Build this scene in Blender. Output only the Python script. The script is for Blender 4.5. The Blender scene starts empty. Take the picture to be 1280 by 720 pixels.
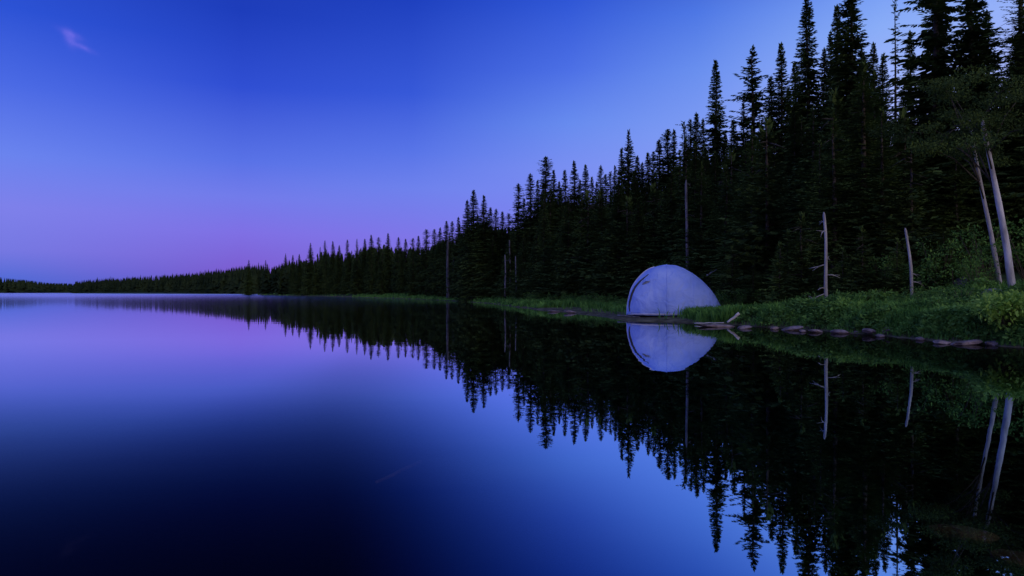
import bpy, math, random
import numpy as np
from mathutils import Vector, Matrix

random.seed(7)
RNG = np.random.default_rng(7)
scene = bpy.context.scene
COL = scene.collection
F = 853.33            # focal length in photo pixels (24 mm lens, 1280 px wide)
CAMZ = 0.75
HOR = 365.5

# ------------------------------------------------------------------ helpers
def link(o, parent=None):
    COL.objects.link(o)
    if parent is not None:
        o.parent = parent
    return o

def tag(o, label=None, cat=None, group=None, kind=None):
    if label: o['label'] = label
    if cat: o['category'] = cat
    if group: o['group'] = group
    if kind: o['kind'] = kind
    return o

def empty(name, loc=(0, 0, 0), rz=0.0):
    o = bpy.data.objects.new(name, None)
    o.empty_display_size = 0.2
    o.location = loc
    o.rotation_euler = (0, 0, rz)
    COL.objects.link(o)
    return o

def mesh_np(name, verts, faces_list, smooth=False):
    """faces_list: list of (n,k) int arrays (k = 3 or 4)"""
    me = bpy.data.meshes.new(name)
    verts = np.asarray(verts, dtype=np.float32)
    me.vertices.add(len(verts))
    me.vertices.foreach_set('co', verts.ravel())
    loops = np.concatenate([f.ravel() for f in faces_list]).astype(np.int32)
    sizes = np.concatenate([np.full(len(f), f.shape[1], dtype=np.int32) for f in faces_list])
    starts = np.concatenate([[0], np.cumsum(sizes)[:-1]]).astype(np.int32)
    me.loops.add(len(loops))
    me.loops.foreach_set('vertex_index', loops)
    me.polygons.add(len(sizes))
    me.polygons.foreach_set('loop_start', starts)
    me.polygons.foreach_set('loop_total', sizes)
    if smooth:
        me.polygons.foreach_set('use_smooth', np.ones(len(sizes), dtype=bool))
    me.update(calc_edges=True)
    me.validate()
    return me

def mobj(name, me, mat, parent=None, loc=None):
    o = bpy.data.objects.new(name, me)
    if mat is not None and len(me.materials) == 0:
        me.materials.append(mat)
    if loc is not None:
        o.location = loc
    return link(o, parent)

def tube_np(pts, radii, n=8, caps=True, jitter=0.0, rng=None):
    pts = np.asarray(pts, float); radii = np.asarray(radii, float)
    m = len(pts)
    tang = np.gradient(pts, axis=0)
    tang /= np.linalg.norm(tang, axis=1)[:, None] + 1e-9
    ref = np.array([0.0, 1.0, 0.0]) if abs(tang[:, 1]).mean() < 0.8 else np.array([1.0, 0, 0])
    a = np.cross(tang, ref); a /= np.linalg.norm(a, axis=1)[:, None] + 1e-9
    b = np.cross(tang, a)
    ang = np.linspace(0, 2 * np.pi, n, endpoint=False)
    rr = radii[:, None] * np.ones((m, n))
    if jitter and rng is not None:
        rr = rr * (1 + jitter * rng.standard_normal((m, n)))
    v = pts[:, None, :] + rr[..., None] * (np.cos(ang)[None, :, None] * a[:, None, :] + np.sin(ang)[None, :, None] * b[:, None, :])
    v = v.reshape(-1, 3)
    i = np.arange(m - 1)[:, None] * n; j = np.arange(n)[None, :]; j2 = (j + 1) % n
    f = np.stack([i + j, i + j2, i + n + j2, i + n + j], axis=-1).reshape(-1, 4)
    tri = np.zeros((0, 3), int)
    if caps:
        v = np.vstack([v, pts[:1], pts[-1:]])
        c0, c1 = len(v) - 2, len(v) - 1
        jj = np.arange(n); jn = (jj + 1) % n
        t0 = np.stack([np.full(n, c0), jn, jj], 1)
        t1 = np.stack([np.full(n, c1), (m - 1) * n + jj, (m - 1) * n + jn], 1)
        tri = np.vstack([t0, t1])
    return v, f, tri

class Acc:
    """collects geometry for ONE mesh"""
    def __init__(s): s.v = []; s.q = []; s.t = []; s.n = 0
    def add(s, v, q=None, t=None):
        s.v.append(v)
        if q is not None and len(q): s.q.append(np.asarray(q) + s.n)
        if t is not None and len(t): s.t.append(np.asarray(t) + s.n)
        s.n += len(v)
    def tube(s, pts, radii, n=8, **k):
        v, f, t = tube_np(pts, radii, n, **k); s.add(v, f, t)
    def mesh(s, name, smooth=False):
        fl = []
        if s.q: fl.append(np.vstack(s.q))
        if s.t: fl.append(np.vstack(s.t))
        return mesh_np(name, np.vstack(s.v), fl, smooth)

def smooth01(x, a, b):
    t = np.clip((np.asarray(x, float) - a) / (b - a), 0, 1)
    return t * t * (3 - 2 * t)

# value noise (numpy)
_tab = RNG.random((256, 256))
def vnoise(x, y, sc=1.0, ox=0.0):
    x = np.asarray(x, float) / sc + ox; y = np.asarray(y, float) / sc + ox * 1.7
    xi = np.floor(x).astype(int); yi = np.floor(y).astype(int)
    fx = x - xi; fy = y - yi
    fx = fx * fx * (3 - 2 * fx); fy = fy * fy * (3 - 2 * fy)
    g = lambda a, b: _tab[a % 256, b % 256]
    return (g(xi, yi) * (1 - fx) + g(xi + 1, yi) * fx) * (1 - fy) + (g(xi, yi + 1) * (1 - fx) + g(xi + 1, yi + 1) * fx) * fy

# ------------------------------------------------------------------ materials
def srgb(r, g, b):
    f = lambda c: (c / 255 / 12.92) if c / 255 <= 0.04045 else ((c / 255 + 0.055) / 1.055) ** 2.4
    return (f(r), f(g), f(b), 1.0)

def newmat(name):
    m = bpy.data.materials.new(name); m.use_nodes = True
    nt = m.node_tree; nt.nodes.clear()
    out = nt.nodes.new('ShaderNodeOutputMaterial')
    return m, nt, out

def noise_mat(name, c1, c2, scale=4.0, rough=0.85, bump=0.0, bump_scale=20.0, trans=0.0, stretch=(1, 1, 1), coord='Object', c3=None, spec=0.2, detail=4):
    m, nt, out = newmat(name)
    N, L = nt.nodes.new, nt.links.new
    tc = N('ShaderNodeTexCoord'); mp = N('ShaderNodeMapping'); mp.inputs['Scale'].default_value = stretch
    if coord == 'World':
        geo = N('ShaderNodeNewGeometry'); L(geo.outputs['Position'], mp.inputs['Vector'])
    else:
        L(tc.outputs[coord], mp.inputs['Vector'])
    no = N('ShaderNodeTexNoise'); no.inputs['Scale'].default_value = scale; no.inputs['Detail'].default_value = detail
    L(mp.outputs[0], no.inputs['Vector'])
    cr = N('ShaderNodeValToRGB'); cr.color_ramp.elements[0].position = 0.35; cr.color_ramp.elements[1].position = 0.65
    cr.color_ramp.elements[0].color = (*c1, 1); cr.color_ramp.elements[1].color = (*c2, 1)
    if c3:
        e = cr.color_ramp.elements.new(0.78); e.color = (*c3, 1)
    L(no.outputs['Fac'], cr.inputs[0])
    p = N('ShaderNodeBsdfPrincipled'); p.inputs['Roughness'].default_value = rough
    p.inputs['Specular IOR Level'].default_value = spec
    L(cr.outputs[0], p.inputs['Base Color'])
    if bump > 0:
        n2 = N('ShaderNodeTexNoise'); n2.inputs['Scale'].default_value = bump_scale; n2.inputs['Detail'].default_value = 5
        L(mp.outputs[0], n2.inputs['Vector'])
        b = N('ShaderNodeBump'); b.inputs['Strength'].default_value = bump; b.inputs['Distance'].default_value = 0.05
        L(n2.outputs['Fac'], b.inputs['Height']); L(b.outputs[0], p.inputs['Normal'])
    sh = p.outputs[0]
    if trans > 0:
        t = N('ShaderNodeBsdfTranslucent'); L(cr.outputs[0], t.inputs['Color'])
        mx = N('ShaderNodeMixShader'); mx.inputs[0].default_value = trans
        L(sh, mx.inputs[1]); L(t.outputs[0], mx.inputs[2]); sh = mx.outputs[0]
    L(sh, out.inputs['Surface'])
    return m

M = {}
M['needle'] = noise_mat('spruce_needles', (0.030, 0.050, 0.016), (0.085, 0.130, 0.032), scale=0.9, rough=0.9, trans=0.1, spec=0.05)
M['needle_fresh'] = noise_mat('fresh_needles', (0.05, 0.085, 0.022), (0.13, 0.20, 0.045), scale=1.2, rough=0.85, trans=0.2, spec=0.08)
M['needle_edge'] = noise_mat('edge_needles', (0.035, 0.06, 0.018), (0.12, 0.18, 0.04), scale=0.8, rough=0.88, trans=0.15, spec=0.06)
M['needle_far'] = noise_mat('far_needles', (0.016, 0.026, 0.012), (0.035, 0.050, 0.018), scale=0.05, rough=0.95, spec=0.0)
M['bark'] = noise_mat('dark_bark', (0.035, 0.027, 0.022), (0.09, 0.075, 0.062), scale=6, stretch=(1, 1, 0.2), bump=0.6)
M['deadwood'] = noise_mat('weathered_grey_wood', (0.22, 0.20, 0.20), (0.48, 0.45, 0.44), scale=8, stretch=(1, 1, 0.15), bump=0.5)
M['greybark'] = noise_mat('pale_grey_bark', (0.07, 0.065, 0.07), (0.26, 0.24, 0.25), scale=7, stretch=(1, 1, 0.25), bump=0.5)
M['dimbark'] = noise_mat('dim_grey_bark', (0.05, 0.048, 0.05), (0.13, 0.12, 0.125), scale=7, stretch=(1, 1, 0.25), bump=0.5)
M['birch'] = noise_mat('pale_birch_bark', (0.30, 0.28, 0.27), (0.66, 0.63, 0.62), scale=5, stretch=(1, 1, 0.35), bump=0.5, c3=(0.30, 0.27, 0.26))
M['grass'] = noise_mat('bank_grass', (0.05, 0.15, 0.03), (0.20, 0.42, 0.08), scale=2.6, rough=0.8, trans=0.3, coord='World', spec=0.1)
M['leaf'] = noise_mat('shrub_leaves', (0.05, 0.13, 0.03), (0.20, 0.38, 0.07), scale=2.5, rough=0.75, trans=0.3, spec=0.15)
M['leaf_bright'] = noise_mat('bright_shrub_leaves', (0.18, 0.34, 0.05), (0.34, 0.54, 0.09), scale=3.0, rough=0.7, trans=0.35, spec=0.2)
M['stem'] = noise_mat('shrub_stem', (0.06, 0.045, 0.03), (0.13, 0.10, 0.07), scale=8)
M['rock'] = noise_mat('reddish_shore_rock', (0.08, 0.06, 0.06), (0.30, 0.23, 0.24), scale=5, rough=0.7, bump=0.8, bump_scale=12, c3=(0.42, 0.34, 0.34))
M['rock_grey'] = noise_mat('lichen_boulder', (0.10, 0.10, 0.10), (0.26, 0.28, 0.25), scale=4, rough=0.9, bump=0.8, bump_scale=9)
M['rock_wet'] = noise_mat('sunken_rock', (0.30, 0.24, 0.19), (0.60, 0.50, 0.40), scale=5, rough=0.8, bump=0.6)
M['drift'] = noise_mat('bleached_driftwood', (0.40, 0.37, 0.35), (0.66, 0.62, 0.60), scale=9, stretch=(0.3, 1, 1), bump=0.5)

# tent fabric
def fabric(name, c1, c2):
    m, nt, out = newmat(name)
    N, L = nt.nodes.new, nt.links.new
    tc = N('ShaderNodeTexCoord')
    no = N('ShaderNodeTexNoise'); no.inputs['Scale'].default_value = 1.7; no.inputs['Detail'].default_value = 3
    L(tc.outputs['Object'], no.inputs['Vector'])
    cr = N('ShaderNodeValToRGB'); cr.color_ramp.elements[0].position = 0.35; cr.color_ramp.elements[1].position = 0.7
    cr.color_ramp.elements[0].color = (*c1, 1); cr.color_ramp.elements[1].color = (*c2, 1)
    L(no.outputs['Fac'], cr.inputs[0])
    mp = N('ShaderNodeMapping'); mp.inputs['Scale'].default_value = (1.1, 1.0, 0.9); mp.inputs['Rotation'].default_value = (0, 0.5, 0)
    L(tc.outputs['Object'], mp.inputs[0])
    n2 = N('ShaderNodeTexNoise'); n2.inputs['Scale'].default_value = 3.2; n2.inputs['Detail'].default_value = 4; n2.inputs['Distortion'].default_value = 0.8
    L(mp.outputs[0], n2.inputs['Vector'])
    b = N('ShaderNodeBump'); b.inputs['Strength'].default_value = 0.75; b.inputs['Distance'].default_value = 0.12
    L(n2.outputs['Fac'], b.inputs['Height'])
    p = N('ShaderNodeBsdfPrincipled'); p.inputs['Roughness'].default_value = 0.6; p.inputs['Specular IOR Level'].default_value = 0.3
    L(cr.outputs[0], p.inputs['Base Color']); L(b.outputs[0], p.inputs['Normal'])
    t = N('ShaderNodeBsdfTranslucent'); L(cr.outputs[0], t.inputs['Color'])
    mx = N('ShaderNodeMixShader'); mx.inputs[0].default_value = 0.1
    L(p.outputs[0], mx.inputs[1]); L(t.outputs[0], mx.inputs[2]); L(mx.outputs[0], out.inputs['Surface'])
    return m
M['fly'] = fabric('pale_tent_fly', (0.26, 0.38, 0.90), (0.42, 0.54, 0.99))
M['piping'] = noise_mat('pale_tent_piping', (0.62, 0.60, 0.62), (0.75, 0.72, 0.74), scale=3, rough=0.6)
M['zip'] = noise_mat('dark_tent_zip', (0.03, 0.03, 0.035), (0.06, 0.06, 0.07), scale=5, rough=0.6)
M['mesh_vent'] = noise_mat('grey_vent_mesh', (0.22, 0.22, 0.26), (0.34, 0.34, 0.38), scale=20, rough=0.8)

# ground: soil, moss, wet mud by the water
def ground_mat():
    m, nt, out = newmat('forest_ground')
    N, L = nt.nodes.new, nt.links.new
    geo = N('ShaderNodeNewGeometry')
    no = N('ShaderNodeTexNoise'); no.inputs['Scale'].default_value = 0.9; no.inputs['Detail'].default_value = 8
    L(geo.outputs['Position'], no.inputs['Vector'])
    cr = N('ShaderNodeValToRGB')
    cr.color_ramp.elements[0].position = 0.38; cr.color_ramp.elements[0].color = (0.035, 0.030, 0.020, 1)
    cr.color_ramp.elements[1].position = 0.60; cr.color_ramp.elements[1].color = (0.045, 0.085, 0.025, 1)
    L(no.outputs['Fac'], cr.inputs[0])
    n2 = N('ShaderNodeTexNoise'); n2.inputs['Scale'].default_value = 3.0; n2.inputs['Detail'].default_value = 6
    L(geo.outputs['Position'], n2.inputs['Vector'])
    mud = N('ShaderNodeValToRGB')
    mud.color_ramp.elements[0].position = 0.35; mud.color_ramp.elements[0].color = (0.04, 0.036, 0.022, 1)
    mud.color_ramp.elements[1].position = 0.68; mud.color_ramp.elements[1].color = (0.16, 0.14, 0.085, 1)
    L(n2.outputs['Fac'], mud.inputs[0])
    sep = N('ShaderNodeSeparateXYZ'); L(geo.outputs['Position'], sep.inputs[0])
    ad = N('ShaderNodeMath'); ad.operation = 'MULTIPLY_ADD'; ad.inputs[1].default_value = 0.10
    L(no.outputs['Fac'], ad.inputs[0]); L(sep.outputs['Z'], ad.inputs[2])
    mr = N('ShaderNodeMapRange'); mr.inputs['From Min'].default_value = 0.15; mr.inputs['From Max'].default_value = 0.19
    L(ad.outputs[0], mr.inputs[0])
    mx = N('ShaderNodeMix'); mx.data_type = 'RGBA'
    L(mr.outputs[0], mx.inputs['Factor']); L(mud.outputs[0], mx.inputs[6]); L(cr.outputs[0], mx.inputs[7])
    # the lake bed: dark brown silt
    mb = N('ShaderNodeMapRange'); mb.inputs['From Min'].default_value = -0.12; mb.inputs['From Max'].default_value = -0.02
    L(sep.outputs['Z'], mb.inputs[0])
    m2 = N('ShaderNodeMix'); m2.data_type = 'RGBA'; m2.inputs[6].default_value = (0.012, 0.010, 0.008, 1)
    L(mb.outputs[0], m2.inputs['Factor']); L(mx.outputs[2], m2.inputs[7])
    p = N('ShaderNodeBsdfPrincipled'); p.inputs['Roughness'].default_value = 0.95; p.inputs['Specular IOR Level'].default_value = 0.1
    b = N('ShaderNodeBump'); b.inputs['Strength'].default_value = 0.7; b.inputs['Distance'].default_value = 0.06
    n3 = N('ShaderNodeTexNoise'); n3.inputs['Scale'].default_value = 9; n3.inputs['Detail'].default_value = 6
    L(geo.outputs['Position'], n3.inputs['Vector']); L(n3.outputs['Fac'], b.inputs['Height'])
    L(b.outputs[0], p.inputs['Normal'])
    L(m2.outputs[2], p.inputs['Base Color']); L(p.outputs[0], out.inputs['Surface'])
    return m
M['ground'] = ground_mat()

def water_mat():
    m, nt, out = newmat('lake_water')
    N, L = nt.nodes.new, nt.links.new
    geo = N('ShaderNodeNewGeometry'); sep = N('ShaderNodeSeparateXYZ'); L(geo.outputs['Position'], sep.inputs[0])
    def mr(src, a, b, c, d, interp='SMOOTHSTEP'):
        n = N('ShaderNodeMapRange'); n.interpolation_type = interp
        n.inputs['From Min'].default_value = a; n.inputs['From Max'].default_value = b
        n.inputs['To Min'].default_value = c; n.inputs['To Max'].default_value = d
        L(src, n.inputs[0]); return n.outputs[0]
    def mth(op, a, b=None, c=None):
        n = N('ShaderNodeMath'); n.operation = op
        for i, v in enumerate((a, b, c)):
            if v is None: continue
            if isinstance(v, (int, float)): n.inputs[i].default_value = v
            else: L(v, n.inputs[i])
        return n.outputs[0]
    X, Y = sep.outputs['X'], sep.outputs['Y']
    # the wind-ruffled lane far out
    lane = mth('MULTIPLY', mr(Y, 215, 250, 0, 1), mr(Y, 330, 480, 1, 0))
    rough = mth('ADD', mth('MULTIPLY', lane, 0.30), mth('ADD', mr(Y, 7, 40, 0.011, 0.05, 'LINEAR'), mr(Y, 40, 170, 0.0, 0.10, 'LINEAR')))
    # very gentle swell
    mp = N('ShaderNodeMapping'); mp.inputs['Scale'].default_value = (0.5, 1.0, 1.0); L(geo.outputs['Position'], mp.inputs[0])
    no = N('ShaderNodeTexNoise'); no.inputs['Scale'].default_value = 1.4; no.inputs['Detail'].default_value = 2
    L(mp.outputs[0], no.inputs['Vector'])
    b = N('ShaderNodeBump'); b.inputs['Strength'].default_value = 1.0; b.inputs['Distance'].default_value = 0.0009
    L(no.outputs['Fac'], b.inputs['Height'])
    fr = N('ShaderNodeFresnel'); fr.inputs['IOR'].default_value = 1.34; L(b.outputs[0], fr.inputs['Normal'])
    # reflection brightness painted in by position: dimmed near, boosted to the right and far out
    near_dim = mth('MULTIPLY', mr(Y, 1.6, 5.6, 0.14, 1.0), mth('ADD', 1.0, mr(X, -0.9, -2.4, 0.0, 0.45)))
    f1 = mth('MULTIPLY', fr.outputs[0], near_dim)
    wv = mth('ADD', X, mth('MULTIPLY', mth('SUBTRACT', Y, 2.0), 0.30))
    refl_boost = mth('MAXIMUM', mr(wv, -0.55, 1.05, 0.0, 0.80), mr(Y, 5.0, 15.0, 0.0, 0.7))
    refl_boost = mth('MULTIPLY', refl_boost, mr(X, 2.4, 4.6, 1.0, 0.15))
    refl_boost = mth('MULTIPLY', refl_boost, mth('SUBTRACT', 1.0, mth('MULTIPLY', mr(X, 1.15, 1.6, 0.0, 0.5), mr(Y, 2.7, 3.8, 1.0, 0.0))))
    f1 = mth('MULTIPLY', f1, mr(X, 2.8, 5.5, 1.0, 0.38))  # reflections below the right bank painted darker as well
    f2 = mth('ADD', f1, mth('MULTIPLY', mth('SUBTRACT', 1.0, f1), refl_boost))
    gl = N('ShaderNodeBsdfGlossy'); gl.inputs['Color'].default_value = (0.96, 0.95, 0.97, 1)
    tint = N('ShaderNodeMix'); tint.data_type = 'RGBA'; L(mr(Y, 3.0, 11.0, 0, 1), tint.inputs['Factor'])  # blue painted into the near reflections, fading out with distance
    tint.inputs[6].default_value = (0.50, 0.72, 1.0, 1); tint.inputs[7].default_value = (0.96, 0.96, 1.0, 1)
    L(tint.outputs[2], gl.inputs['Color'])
    L(rough, gl.inputs['Roughness']); L(b.outputs[0], gl.inputs['Normal'])
    tr = N('ShaderNodeBsdfTransparent'); tr.inputs['Color'].default_value = (0.42, 0.36, 0.28, 1)
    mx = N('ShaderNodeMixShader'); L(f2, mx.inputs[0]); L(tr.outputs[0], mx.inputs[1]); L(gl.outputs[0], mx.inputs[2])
    L(mx.outputs[0], out.inputs['Surface'])
    return m
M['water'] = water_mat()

# ------------------------------------------------------------------ lake shape and ground height
SHORE = np.array([(2, -3.2), (6, -3), (8.6, 0), (8.8, 4), (7.7, 7.5), (6.95, 9.1), (6.5, 10.4), (6.3, 11.9), (5.75, 13.9),
    (4.9, 15.9), (4.0, 17.4), (3.1, 18.5), (2.55, 22.8), (1.35, 29), (0, 36), (-2.3, 49), (-7.5, 66), (-18, 92), (-33, 122),
    (-60, 170), (-73, 195), (-77, 212), (-66, 240), (-100, 300), (-151, 335), (-250, 430), (-387, 600), (-500, 800), (-600, 900),
    (-800, 950), (-1100, 700), (-900, 100), (-300, -40), (-60, -20), (-10, -6)], float)
# refine and roughen the shoreline
def refine(poly):
    out = []
    n = len(poly)
    for i in range(n):
        p0, p1, p2, p3 = poly[i - 1], poly[i], poly[(i + 1) % n], poly[(i + 2) % n]
        seg = np.linalg.norm(p2 - p1); k = 6 if seg < 60 else 5
        for t in np.linspace(0, 1, k, endpoint=False):
            q = 0.5 * (2 * p1 + (p2 - p0) * t + (2 * p0 - 5 * p1 + 4 * p2 - p3) * t * t + (3 * p1 - p0 - 3 * p2 + p3) * t ** 3)
            d = math.hypot(q[0], q[1])
            amp = min(0.22, 0.05 + 0.004 * d) if 0 < t else 0.0
            q = q + (RNG.random(2) - 0.5) * 2 * amp
            out.append(q)
    return np.array(out)
POLY = refine(SHORE)

_A = POLY; _B = np.roll(POLY, -1, axis=0); _D = _B - _A; _DD = (_D ** 2).sum(1) + 1e-12
def shore_dist(x, y):
    """signed distance inland (positive on land)"""
    x = np.asarray(x, float).ravel(); y = np.asarray(y, float).ravel()
    out = np.empty(x.shape)
    for c in range(0, len(x), 4000):
        X = x[c:c + 4000, None]; Y = y[c:c + 4000, None]
        t = np.clip(((X - _A[:, 0]) * _D[:, 0] + (Y - _A[:, 1]) * _D[:, 1]) / _DD, 0, 1)
        d = np.sqrt(((X - _A[:, 0] - t * _D[:, 0]) ** 2 + (Y - _A[:, 1] - t * _D[:, 1]) ** 2).min(1))
        cond = (_A[:, 1] > Y) != (_B[:, 1] > Y)
        xi = _D[:, 0] * (Y - _A[:, 1]) / (_D[:, 1] + 1e-18) + _A[:, 0]
        ins = (np.sum(cond & (X < xi), axis=1) % 2) == 1
        out[c:c + 4000] = np.where(ins, -d, d)
    return out

def height(x, y, s=None):
    x = np.asarray(x, float); y = np.asarray(y, float)
    shp = x.shape
    if s is None: s = shore_dist(x, y).reshape(shp)
    near = np.hypot(x, y)
    # low muddy shelf round the tent and along to the left of it
    shelf = smooth01(y, 15.2, 17.4) * (1 - smooth01(y, 26, 40)) * (1 - smooth01(s, 2.2, 4.5))
    lipc = 0.30 * smooth01(s, 0.0, 0.45) + 0.08 * smooth01(s, 0.3, 2.2)
    lips = 0.05 * smooth01(s, 0.0, 0.25) + 0.07 * smooth01(s, 0.3, 2.5)
    lipf = 0.10 * smooth01(s, 0.0, 0.5) + 0.35 * smooth01(s, 0.6, 4.0)
    far = smooth01(y, 24, 40)
    base = lipc * (1 - far) + lipf * far
    base = base * (1 - shelf) + lips * shelf
    sl = 0.02 + 0.15 * smooth01(x, 7, 11) * (1 - smooth01(y, 24, 45))
    hill = np.clip(s - 1.6, 0, 14) * sl
    farhill = smooth01(near, 300, 700) * smooth01(s, 5, 120) * 4.0
    bumps = (vnoise(x, y, 0.7) - 0.5) * 0.09 + (vnoise(x, y, 2.6, 3.1) - 0.5) * 0.22
    bumps = bumps * smooth01(s, 0.05, 1.6) * (1 - 0.85 * shelf)
    land = base + hill + farhill + bumps
    water = np.maximum(s * 0.30, -1.6) - 0.01 + (vnoise(x, y, 0.8, 9.0) - 0.5) * 0.05 * smooth01(-s, 0.3, 1.5)
    return np.where(s > 0, land, water)

def hz(x, y):
    return float(height(np.array([x]), np.array([y]))[0])

def axis(segs):
    out = []
    for a, b, n in segs:
        out.append(np.linspace(a, b, n, endpoint=False))
    out.append(np.array([segs[-1][1]], float))
    return np.concatenate(out)
gx = axis([(-4000, -1200, 10), (-1200, -200, 60), (-200, -40, 70), (-40, -6, 70), (-6, 0, 30), (0, 15, 180), (15, 40, 60), (40, 200, 40), (200, 4000, 16)])
gy = axis([(-4000, -200, 8), (-200, -20, 20), (-20, 4, 40), (4, 24, 240), (24, 60, 130), (60, 130, 90), (130, 350, 70), (350, 1200, 50), (1200, 6000, 12)])
GX, GY = np.meshgrid(gx, gy)
S = shore_dist(GX, GY).reshape(GX.shape)
GZ = height(GX, GY, S)
nv = np.stack([GX.ravel(), GY.ravel(), GZ.ravel()], 1)
ny, nx = GX.shape
ii = (np.arange(ny - 1)[:, None] * nx + np.arange(nx - 1)[None, :]).ravel()
quads = np.stack([ii, ii + 1, ii + nx + 1, ii + nx], 1)
g = mobj('ground', mesh_np('ground', nv, [quads], True), M['ground'])
tag(g, kind='structure')

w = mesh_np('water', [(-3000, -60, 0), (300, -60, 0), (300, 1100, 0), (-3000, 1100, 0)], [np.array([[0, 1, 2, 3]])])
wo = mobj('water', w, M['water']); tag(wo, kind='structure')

# ------------------------------------------------------------------ conifers
def kites(base, dirv, up, length, width):
    """vectorised leaf kites: arrays (n,3),(n,3),(n,3),(n,),(n,)"""
    side = np.cross(dirv, up); side /= np.linalg.norm(side, axis=1)[:, None] + 1e-9
    L_ = length[:, None]; W_ = width[:, None]
    mid = base + dirv * L_ * 0.45
    v = np.stack([base, mid + side * W_ * 0.5, base + dirv * L_, mid - side * W_ * 0.5], 1).reshape(-1, 3)
    n = len(base); q = np.arange(n * 4).reshape(n, 4)
    return v, q

def conifer_crown(rng, H, R, z0=0.12, power=0.8, density=26, club=0.0, gap=0.25, droop=0.35, twig=1.0, ragged=0.3, nseg=5, lean=0.0):
    """a crown of real branches with needle sprays; H metres high, R lowest branch length"""
    acc = Acc()
    nb = int(H * (1 - z0) * density)
    t = rng.random(nb) ** 0.92
    z = H * (z0 + (1 - z0) * t)
    hh = (z - H * z0) / (H * (1 - z0))
    Lb = R * (1 - hh) ** power + 0.10 * (1 - 0.7 * hh ** 4)
    Lb *= 1 - 0.28 * np.exp(-((hh - 0.0) / 0.10) ** 2)            # shorter at the very bottom
    if club > 0:
        Lb += club * np.exp(-((hh - 0.93) / 0.045) ** 2)
        Lb *= 1 - 0.35 * np.exp(-((hh - 0.80) / 0.07) ** 2)
    Lb *= 1 + ragged * rng.standard_normal(nb)
    # whole patches of the crown are thin or missing
    az = rng.random(nb) * 2 * np.pi
    patch = vnoise(az * 1.3 + 10, z * 1.1, 1.0, rng.random() * 50)
    Lb *= np.where(patch < gap, 0.35, 1.0)
    Lb = np.clip(Lb, 0.04, None)
    dh = np.stack([np.cos(az), np.sin(az), np.zeros(nb)], 1)
    a = 0.35 * hh ** 1.5 - droop * (1 - hh) * 0.9 + 0.12 * rng.standard_normal(nb)
    bcurve = 0.22 * (1 - hh)
    base0 = np.stack([np.zeros(nb), np.zeros(nb), z], 1)
    for k in range(nseg):
        tt = (k + 0.35 + 0.5 * rng.random(nb)) / nseg
        p = base0 + dh * (Lb * tt)[:, None]
        p[:, 2] += Lb * (a * tt + bcurve * tt * tt)
        dz = a + 2 * bcurve * tt
        d = dh.copy(); d[:, 2] = dz
        for sgn in (-1, 1):
            ang = sgn * (0.75 + 0.35 * rng.random(nb)) * (1 - 0.5 * tt)
            c, s_ = np.cos(ang), np.sin(ang)
            dd = np.stack([d[:, 0] * c - d[:, 1] * s_, d[:, 0] * s_ + d[:, 1] * c, d[:, 2] - 0.22 - 0.25 * rng.random(nb)], 1)
            dd /= np.linalg.norm(dd, axis=1)[:, None]
            ln = (0.13 + 0.19 * Lb * (1 - 0.55 * tt)) * twig * (1 - 0.5 * hh ** 3) * (0.7 + 0.6 * rng.random(nb))
            up = np.stack([0.5 * rng.standard_normal(nb), 0.5 * rng.standard_normal(nb), np.ones(nb)], 1)
            v, q = kites(p, dd, up, ln, ln * (0.36 + 0.18 * rng.random(nb)))
            acc.add(v, q)
    # tips and leader
    p = base0 + dh * (Lb * 0.8)[:, None]; p[:, 2] += Lb * (a * 0.8 + bcurve * 0.64)
    d = dh.copy(); d[:, 2] = a + 2 * bcurve
    d /= np.linalg.norm(d, axis=1)[:, None]
    ln = (0.08 + 0.13 * Lb) * twig
    v, q = kites(p, d, np.tile([0, 0, 1.0], (nb, 1)) + 0.4 * rng.standard_normal((nb, 3)), ln, ln * 0.4)
    acc.add(v, q)
    n = 14
    p = np.stack([np.zeros(n), np.zeros(n), np.linspace(H * 0.93, H * 0.995, n)], 1)
    d = np.stack([0.35 * rng.standard_normal(n), 0.35 * rng.standard_normal(n), np.ones(n)], 1); d /= np.linalg.norm(d, axis=1)[:, None]
    v, q = kites(p, d, rng.standard_normal((n, 3)), np.full(n, 0.25), np.full(n, 0.09)); acc.add(v, q)
    return acc.mesh('crown')

def trunk_mesh(rng, H, r0, wob=0.03, n=8, m=10, top=0.012, jitter=0.06, stubs=0):
    z = np.linspace(-0.25, H, m)
    ph = rng.random(2) * 6
    pts = np.stack([wob * np.sin(z * 0.7 + ph[0]), wob * np.cos(z * 0.6 + ph[1]), z], 1)
    rr = top + (r0 - top) * (1 - np.clip(z, 0, H) / H) ** 0.85
    rr[0] *= 1.35; rr[1] *= 1.05
    acc = Acc(); acc.tube(pts, rr, n, jitter=jitter, rng=rng)
    for k in range(stubs):
        zz = H * (0.12 + 0.8 * rng.random()); az = rng.random() * 6.28
        ln = 0.12 + 0.5 * rng.random() ** 1.5
        d = np.array([math.cos(az), math.sin(az), rng.uniform(-0.5, 0.25)])
        p0 = np.array([0, 0, zz]); P = np.array([p0, p0 + d * ln * 0.5, p0 + d * ln + [0, 0, -0.05 * ln]])
        acc.tube(P, [0.018, 0.011, 0.004], 5)
    return acc.mesh('trunk', True)

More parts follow.
